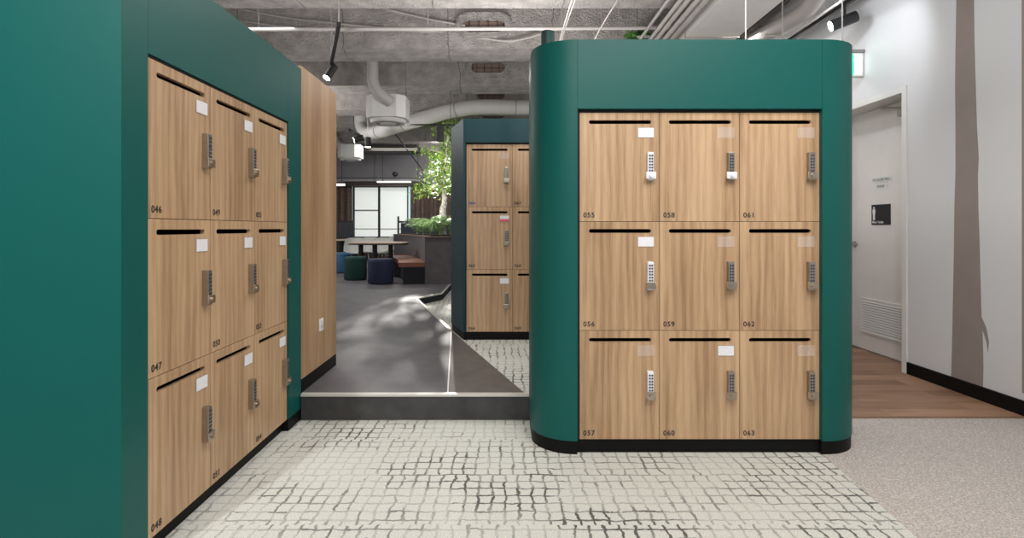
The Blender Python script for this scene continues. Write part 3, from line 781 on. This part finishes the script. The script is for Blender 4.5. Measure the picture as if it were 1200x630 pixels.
obj('slats', bm, M['navy'], t); obj('rail', B(-.66, .95, -.022, .022, .985, 1.03), M['darkmetal'], t); obj('base_rail', B(-.66, .95, -.022, .022, 0, .028), M['darkmetal'], t)
obj('end_post', B(-.70, -.663, -.03, .03, 0, 1.14), M['darkmetal'], t)

# ---------------------------------------------------------------- services under the ceiling
GP = 'pipes and ducts under the concrete ceiling'
def pipe(name, label, pts, r, mat, cat='pipe', seg=14, straps=None, sm=0):
    P = smoothpath(pts, sm) if sm else [Vector(p) for p in pts]
    o = obj(name, T(P, r, seg), mat, None, True); tag(o, label, cat); return o
Yp = 5.43
pipe('pipe', 'long thin white pipe running across below the nearest beams', [(-5.9, Yp, 3.015), (2.5, Yp, 3.05)], .019, M['duct'])
for x in (-4.2, -2.4, -.75, .55): 
    o = T([(x, Yp, 3.05+.004*x), (x, Yp, 3.55)], .004, 6); tag(obj('hanger_rod', o, M['duct']), 'thin hanger rod holding the long white pipe', 'rod', 'hanger rods of the long white pipe')
def sag(label, pts): tag(obj('cable', T(smoothpath(pts, 6), .012, 8), M['duct'], None, True), label, 'cable')
sag('long slack cable drooping along the nearest beam face from the left', [at(262, 6, 6.21), at(330, 20, 6.20), at(400, 28, 6.20), at(470, 35, 6.20), at(520, 37, 6.20)])
sag('second slack cable lower on the nearest beam face', [at(255, 18, 6.21), at(300, 27, 6.20), at(350, 33, 6.20), at(420, 37, 6.20)])
sag('slack cable running down to the oval opening behind the white pipe', [at(415, 1, 6.21), at(450, 10, 6.20), at(500, 22, 6.20), at(545, 30, 6.19)])
sag('thin cable looping between the white pipe and the middle bank', [at(548, 42, 6.21), at(590, 48, 6.18), at(612, 46, 6.16), at(640, 38, 6.14)])
# round duct dropping to a square diffuser
def diffuser(label, cx, cy, zb_, sz, h, ductpts, r):
    t = thing('ceiling_diffuser', label, 'air diffuser', (cx, cy, zb_), 0)
    cl = (cx, cy, zb_)
    w = sz/2; c = sz*.2
    pl = [(-w+c, -w), (w-c, -w), (w, -w+c), (w, w-c), (w-c, w), (-w+c, w), (-w, w-c), (-w, -w+c)]
    obj('plenum_box', prism(bmesh.new(), pl, .05, h), M['ductw'], t)
    obj('round_face', lathe(bmesh.new(), [(w*.93, .049), (w*.93, .030), (w*.85, 0), (w*.72, .012)], seg=36), M['ductw'], t, True)
    obj('dark_ring', lathe(bmesh.new(), [(w*.62, .010), (w*.62, -.002)], seg=36), M['slab'], t, True)
    obj('centre_disc', lathe(bmesh.new(), [(w*.42, -.0025), (w*.40, -.012)], seg=36), M['ductw'], t, True)
    P = smoothpath(ductpts, 6)
    obj('duct', off(T(P, r, 20), cl), M['duct'], t, True)
    obj('hanger_rod', off(T([(cx+w*.9, cy, zb_+h), (cx+w*.9, cy, 3.55)], .004, 6), cl), M['steel'], t)
diffuser('white octagonal air diffuser with bent duct left of the opening', -1.57, 7.5, 2.50, .52, .34, [(-1.683, 7.1, 3.55), (-1.683, 7.1, 3.2), (-1.683, 7.1, 3.0), (-1.66, 7.11, 2.90), (-1.58, 7.14, 2.80), (-1.49, 7.22, 2.73)], .072)
diffuser('smaller distant white air diffuser beside the oak partition', -3.49, 12.6, 2.62, .50, .34, [(-3.85, 12.4, 3.55), (-3.84, 12.4, 3.2), (-3.75, 12.45, 3.0), (-3.55, 12.5, 2.9)], .085)
D = smoothpath([(3.0, 9.0, 3.04), (1.0, 8.95, 3.035), (.3, 8.93, 3.03), (-.62, 8.9, 3.01), (-1.55, 9.25, 2.86), (-2.15, 9.8, 2.81), (-2.52, 10.22, 2.84), (-2.68, 10.42, 3.0), (-2.70, 10.44, 3.2), (-2.70, 10.44, 3.53)], 6)
for p in D: pass
D = [p for p in D if p.x < 1.58]
t = thing('round_duct', 'large white round duct sweeping across above the far locker bank', 'duct', (-.6, 8.9, 3.0)); cl = (-.6, 8.9, 3.0)
obj('duct_run', off(T(D, .118, 24), cl), M['ductw'], t, True)
for i in (3, 9, 15, 21, 27):
    if i < len(D)-1: d_ = (D[i+1]-D[i]).normalized(); obj('joint_ring', off(T([D[i]-d_*.01, D[i]+d_*.01], .124, 24), cl), M['duct'], t, True)
pipe('pipe', 'thin black rail in front of the tree top', [at(470, 146, 8.2), at(533, 146.5, 8.2)], .012, M['darkmetal'], 'rail')
for px in (476, 528):
    a = at(px, 146, 8.2); tag(obj('hanger_rod', T([a, (a.x, a.y, 3.55)], .004, 6), M['darkmetal']), 'black drop rod carrying the thin black rail', 'rod', 'drop rods of the thin black rail')
for i, (px, py0, py1, Y, lab) in enumerate(((400.5, 172, 214, 14.3, 'dark wire nearest the partition'), (439, 150, 213, 14.2, 'dark wire left of the middle'), (448.5, 160, 213, 14.3, 'dark wire above the window joint'), (490, 150, 213, 14.2, 'dark wire left of the tree'))):
    a = at(px, py0, Y); b_ = at(px, py1, Y); a.z = 3.55
    tag(obj('suspension_wire', T([a, b_], .010, 6), M['darkmetal']), lab+' holding the far bulkhead', 'wire')
tag(obj('brace_rod', T([at(452, 142, 11), at(461, 154, 11), at(495, 199, 13), at(497, 213, 14.6)], .012, 6), M['darkmetal']), 'slanting black brace rod left of the tree', 'rod')
t = thing('far_duct', 'flat black duct high in front of the far grey wall', 'duct', (-2.85, 13.6, 2.93)); cl = (-2.85, 13.6, 2.93)
obj('duct_run', off(prism(bmesh.new(), [(-3.6, 13.25), (-2.1, 13.25), (-2.1, 14.0), (-3.6, 14.0)], 2.93, 3.08), cl), M['grille'], t)
for x in (-3.4, -2.3): obj('hanger_rod', off(T([(x, 13.6, 3.08), (x, 13.6, 3.55)], .006, 6), cl), M['darkmetal'], t)
# stub of a dark pipe above the middle bank's left corner
p = at(641.5, 48, 3.5)
tag(obj('pipe_stub', lathe(bmesh.new(), [(.039, -.30), (.040, .045), (.038, .058), (.030, .062)]), plain('dark_green_pipe', (.006, .03, .028), .4), None, True, tuple(p)), 'short dark green upright pipe behind the middle bank at its left corner', 'pipe')
obj_post = T([(p.x, p.y, UP), (p.x, p.y, p.z-.30)], .038, 14)
o = obj('post', obj_post, M['darkmetal'], bpy.data.objects['pipe_stub'], True); o.location = (-p.x, -p.y, -p.z)
# services right of the middle bank, all running away from the camera
t = thing('rectangular_duct', 'wide flat pale duct above the right of the middle bank', 'duct', (2.0, 5, 2.95)); cl = (2.0, 5, 2.95)
obj('duct_run', off(B(1.75, 2.26, 1.2, 8.9, 2.95, 3.09), cl), M['ductw'], t)
for y in (2.4, 3.9, 5.4, 6.9): obj('joint_flange', off(B(1.742, 2.268, y, y+.03, 2.944, 3.095), cl), M['duct'], t)
for i, (x, z, r_) in enumerate(((1.44, 2.97, .018), (1.50, 2.97, .022), (1.57, 2.96, .022), (1.65, 2.98, .030), (1.36, 3.0, .014))):
    pipe('conduit', ['thinnest conduit at the left of the bundle', 'second', 'third', 'thickest conduit beside the flat duct', 'outer'][0] if False else
         ['slim grey conduit second from the left in the overhead bundle', 'grey conduit in the middle of the overhead bundle', 'grey conduit next to the thickest one in the bundle', 'thickest conduit beside the wide flat duct', 'thinnest conduit at the left of the overhead bundle'][i], [(x, 1.2, z), (x, 8.9, z)], r_, M['duct'])
    C.objects[-1]['group'] = 'overhead conduit bundle'
bm = bmesh.new()
for y in (2.6, 3.6, 4.6, 5.6): box(bm, 1.33, 1.70, y, y+.03, 3.012, 3.03)
tag(obj('pipe_bracket', bm, M['duct']), 'bracket bars holding the overhead conduit bundle', 'bracket')
pipe('flexible_duct', 'bent pale duct with an elbow above the right end of the middle bank', [(2.42, 1.2, 2.98), (2.42, 3.2, 2.98), (2.42, 4.0, 2.98), (2.47, 4.35, 2.95), (2.52, 4.7, 2.92), (2.50, 5.2, 2.95), (2.42, 6.0, 2.98), (2.42, 8.9, 2.98)], .075, M['duct'], 'duct', 20, sm=6)
pipe('cable', 'dark looping cable beside the bent duct', [(2.36, 3.9, 2.86), (2.52, 4.1, 2.82), (2.58, 4.5, 2.84), (2.50, 4.9, 2.80), (2.38, 5.1, 2.86)], .010, M['duct'], 'cable', 8, sm=6)
t = thing('cable_tray', 'black cable tray between the flat duct and the bent duct', 'tray', (2.31, 5, 2.96)); cl = (2.31, 5, 2.96)
obj('tray', off(B(2.285, 2.335, 1.2, 8.9, 2.96, 3.0), cl), M['grille'], t)
for y in (2.6, 4.2, 5.8, 7.4): obj('hanger_rod', off(T([(2.31, y, 3.0), (2.31, y, 3.55)], .004, 6), cl), M['darkmetal'], t)
for (x, y, lab) in ((1.42, 2.95, 'thin white wire above the middle of the bank'), (2.02, 4.10, 'second thin wire above the bank, farther back'), ):
    pass
wires = [((874, 47), (875, 0), 3.15, 'thin pale wire dropping onto the middle bank, left of the bent duct'), ((917, 47), (918, 0), 4.42, 'thin grey wire behind the bent duct'), ((987, 47), (988, 0), 3.0, 'pale wire in front of the right track lamp')]
for a, b_, Y, lab in wires:
    p0 = at(a[0], a[1], Y); p0.z = 2.016 if Y < 3.2 else 2.0
    p1 = Vector((p0.x, p0.y, 3.55))
    if p0.z < 2.01: p0.z = 2.1
    tag(obj('suspension_wire', T([p0, p1], .0035, 6), M['duct']), lab, 'wire')
for (a, b_, Y, lab) in (((657, 44), (668, 0), 4.4, 'pale cable slanting up above the left of the middle bank'), ((660, 40), (672, 0), 4.41, 'second pale cable right beside the slanting one'), ((697, 46), (722, 0), 4.45, 'pinkish cable slanting up right of the twin cables')):
    p0, p1 = at(a[0], a[1], Y), at(b_[0], b_[1], Y)
    p1 = p0+(p1-p0)*((3.55-p0.z)/(p1.z-p0.z)); md = (p0+p1)/2+Vector((.02, 0, 0))
    tag(obj('cable', T(smoothpath([p0-Vector((.05, 0, .25)), p0, md, p1], 5), .006, 6), M['slab']), lab, 'cable')

# ---------------------------------------------------------------- lamps
def track(label, a, b_):
    a = Vector(a); b_ = Vector(b_); d_ = (b_-a); n_ = d_.cross(Vector((0, 0, 1))).normalized()*.017
    t = thing('light_track', label, 'light track', tuple(a))
    bm = bmesh.new(); q = []
    for p in (a-n_, a+n_, b_+n_, b_-n_): q.append((bm.verts.new(p-Vector((0, 0, .018))), bm.verts.new(p+Vector((0, 0, .018)))))
    bm.faces.new([v[0] for v in q]); bm.faces.new([v[1] for v in q])
    for i in range(4): bm.faces.new((q[i][0], q[(i+1) % 4][0], q[(i+1) % 4][1], q[i][1]))
    obj('rail', off(bm, tuple(a)), M['darkmetal'], t)
    return t
def head(label, piv, aim, ln=.15, r=.042, power=0, ang=60, lit=True, stem=.06, col=(1, .95, .88)):
    piv = Vector(piv); aim = Vector(aim).normalized()
    t = thing('track_spotlight', label, 'spotlight', tuple(piv))
    c = Vector((0, 0, -stem)); a = c-aim*ln*.45; b_ = c+aim*ln*.55
    obj('stem', T([(0, 0, 0), c], .009, 8), M['darkmetal'], t, True)
    obj('housing', T([a, b_], r, 22), M['darkmetal'], t, True)
    obj('lens', T([b_-aim*.002, b_+aim*.003], r*.86, 22), M['lens'] if lit else M['ductw'], t, True)
    if power:
        l = bpy.data.lights.new('spot', 'SPOT'); l.energy = power; l.spot_size = math.radians(ang); l.spot_blend = .6; l.shadow_soft_size = .05; l.color = col
        lo_ = bpy.data.objects.new('lamp_light', l); C.objects.link(lo_); lo_.parent = t
        lo_.location = b_+aim*.02; lo_.rotation_euler = aim.to_track_quat('-Z', 'Y').to_euler()
    return t
a = at(397, 28, 4.79); b_ = at(388, 76, 5.96); a.z = b_.z = 2.85
track('black light track hanging above the oak partition', a, b_)
for p_ in (a, b_):
    tag(obj('hanger_rod', T([(p_.x, p_.y, 2.868), (p_.x, p_.y, 3.55)], .004, 6), M['duct']), 'drop rod of the black track above the oak partition', 'rod', 'drop rods of the black track by the partition')
head('lit black spotlight at the end of the track above the partition', (b_.x+.01, b_.y-.04, 2.832), (-.35, -.35, -.8), .17, .045, 60, 70, stem=.07)
track('long black light track along the right wall', (2.81, 1.2, 2.95), (2.81, 8.5, 2.95))
head('black spotlight on the right track above the corner of the middle bank', (2.775, 4.56, 2.932), (-.90, .22, -.33), .20, .046, 14, 70, True, .14)
track('black light track far above the lounge', at(410, 152, 8.5), at(424, 160, 9.3))
hp = at(431, 160, 8.8)
tag(obj('hanger_rod', T([(hp.x, hp.y, hp.z), (hp.x, hp.y, 3.55)], .004, 6), M['steel']), 'steel rod carrying the round black downlight', 'rod')
head('round black downlight hanging over the lounge', (hp.x, hp.y, hp.z), (0, 0, -1), .15, .048, 40, 120, True, .08)
hp = at(421, 158, 9.1); head('smaller black spotlight left of the round downlight', (hp.x, hp.y, hp.z), (-.9, -.2, -.3), .16, .05, 0)
# black projector box on the rail by the tree
hp = at(516, 146, 8.2); tag(obj('rail_box', B(-.05, .05, -.04, .04, -.25, -.013, .004), M['darkmetal'], loc=tuple(hp)), 'slim black box hanging from the rail beside the tree', 'fitting')
hp = at(463, 208, 14.45); t = thing('dome_camera', 'small dark round camera on the far bulkhead', 'camera', (hp.x, hp.y, wz(209.4)+.002))
obj('dome', lathe(bmesh.new(), [(.05, .03), (.075, .06), (.075, .10), (.04, .135)]), M['darkmetal'], t, True); obj('mount', lathe(bmesh.new(), [(.03, 0), (.03, .03)]), M['darkmetal'], t, True)
# exit sign
ex = at(1003, 78, 4.93)
YE = 4.73; zE = 2.485
t = thing('exit_sign', 'green and white illuminated exit sign sticking out from the right wall', 'exit sign', (WX, YE, zE)); cl = (WX, YE, zE)
x0_, x1_ = WX-.30, WX-.005
obj('housing', off(B(x0_, x1_, YE, YE+.05, zE-.10, zE+.10, .004), cl), M['frame'], t)
obj('green_face', off(B(x0_+.012, x1_-.084, YE-.004, YE-.0005, zE-.085, zE+.085), cl), M['exitg'], t)
obj('white_face', off(B(x1_-.082, x1_-.02, YE-.004, YE-.0005, zE-.085, zE+.085), cl), M['exitw'], t)
obj('top_bracket', off(B(x0_, x1_+.004, YE-.01, YE+.06, zE+.101, zE+.125), cl), M['farwall'], t)
bm = text_bm('EXIT', .11)
for v in bm.verts: v.co += Vector((x0_+.02-WX, -.0046, -.035))
obj('lettering', bm, M['exitw'], t)

# unseen lights at plausible ceiling positions, plus added fill
def area(name, loc, size, power, aim=(0, 0, -1), col=(1, .985, .965), sy=None, spread=180):
    l = bpy.data.lights.new(name, 'AREA'); l.energy = power; l.size = size; l.color = col
    if sy: l.shape = 'RECTANGLE'; l.size_y = sy
    l.spread = math.radians(spread)
    o = bpy.data.objects.new(name, l); C.objects.link(o); o.location = loc; o.rotation_euler = Vector(aim).to_track_quat('-Z', 'Y').to_euler(); return o
def spot(name, loc, tgt, power, ang, col=(1, .96, .9), blend=.6, soft=.06):
    l = bpy.data.lights.new(name, 'SPOT'); l.energy = power; l.spot_size = math.radians(ang); l.spot_blend = blend; l.shadow_soft_size = soft; l.color = col
    o = bpy.data.objects.new(name, l); C.objects.link(o); o.location = loc
    o.rotation_euler = (Vector(tgt)-Vector(loc)).to_track_quat('-Z', 'Y').to_euler(); return o
area('ceiling_or_fill_light', (.3, .7, 3.05), 1.4, 48)
area('ceiling_or_fill_light', (-.3, -1.6, 3.05), 1.6, 78)
area('ceiling_or_fill_light', (2.0, 1.6, 3.0), .5, 62, (.35, 0, -1), sy=2.4)
spot('ceiling_or_fill_light', (.9, .5, 2.95), (.95, 2.71, 1.2), 70, 80, blend=.9)
spot('ceiling_or_fill_light', (.9, 1.4, 2.95), (-1.2, 2.3, 1.2), 30, 85, blend=.9)
spot('ceiling_or_fill_light', (-1.7, -.6, 2.95), (-1.9, 1.7, 1.2), 300, 70, (.97, 1, 1), blend=.9)  # added fill that brightens the left bank's end panel
# lounge
area('ceiling_or_fill_light', (-4.1, 9.0, 3.0), 1.6, 75)
area('ceiling_or_fill_light', (-2.6, 12.8, 3.0), 1.2, 45)
area('ceiling_or_fill_light', (.2, 4.0, 3.05), .9, 24)
area('ceiling_or_fill_light', (-.1, 7.2, 3.05), .7, 16)
area('ceiling_or_fill_light', (-1.2, 13.0, 3.0), 1.0, 32, (-.3, 1, -.35))  # added fill aimed at the back wall to lift it
area('ceiling_or_fill_light', (-2.5, 5.5, 3.05), .9, 14)
spot('ceiling_or_fill_light', (-1.25, 11.9, 3.02), (-.70, 5.1, .1), 5200, 16.8, blend=.5, soft=.05)
spot('ceiling_or_fill_light', (-1.5, 7.9, 2.55), (-1.15, 9.6, 1.8), 120, 80, blend=.8)  # added fill in front of the tree, no fitting there
# unseen fill lights added to brighten the concrete ceiling from below
area('fill_uplight', (.9, 2.95, 2.05), .3, 42, (0, .25, 1), sy=1.1)
area('fill_uplight', (-1.5, 2.3, 2.05), .3, 34, (0, .1, 1), sy=1.0)
area('fill_uplight', (-1.55, 3.55, 2.07), .3, 42, (-.1, .6, 1), sy=.5)
area('fill_uplight', (0, 5.05, 2.06), .6, 36, (0, .3, 1), sy=.4)
area('fill_uplight', (-3.6, 8.2, 2.2), .6, 45, (.2, .2, 1))
spot('ceiling_or_fill_light', (2.35, 4.2, 2.8), (WX, 4.55, 2.5), 16, 100, (.9, .93, 1), soft=.04)
area('ceiling_or_fill_light', (2.4, 5.6, 2.95), .6, 28)
w = bpy.data.worlds.new('World'); bpy.context.scene.world = w; w.use_nodes = True
bg = w.node_tree.nodes['Background']; bg.inputs[0].default_value = (.86, .93, 1, 1); bg.inputs[1].default_value = .45

# ---------------------------------------------------------------- camera
cam = bpy.data.cameras.new('Camera'); cam.sensor_width = 36; cam.lens = F*36/1200; cam.shift_x = (600-VX)/1200; cam.shift_y = -(315-VY)/1200
cam.clip_start = .05
co = bpy.data.objects.new('Camera', cam); C.objects.link(co); co.location = (0, 0, EYE); co.rotation_euler = (math.pi/2, 0, 0)
bpy.context.scene.camera = co

# ---------------------------------------------------------------- bring everything to real metres
done = set()
for o in bpy.data.objects:
    o.location = o.location*S
    if o.type == 'MESH' and o.data.name not in done:
        done.add(o.data.name); o.data.transform(Matrix.Scale(S, 4))
    if o.type == 'LIGHT' and o.data.name not in done:
        done.add(o.data.name); l = o.data; l.energy *= S*S
        if l.type == 'AREA': l.size *= S; l.size_y *= S
        else: l.shadow_soft_size *= S
sc = bpy.context.scene
sc.view_settings.view_transform = 'Standard'; sc.view_settings.look = 'None'; sc.view_settings.gamma = 1; sc.view_settings.exposure = 0
sc.view_settings.use_curve_mapping = False
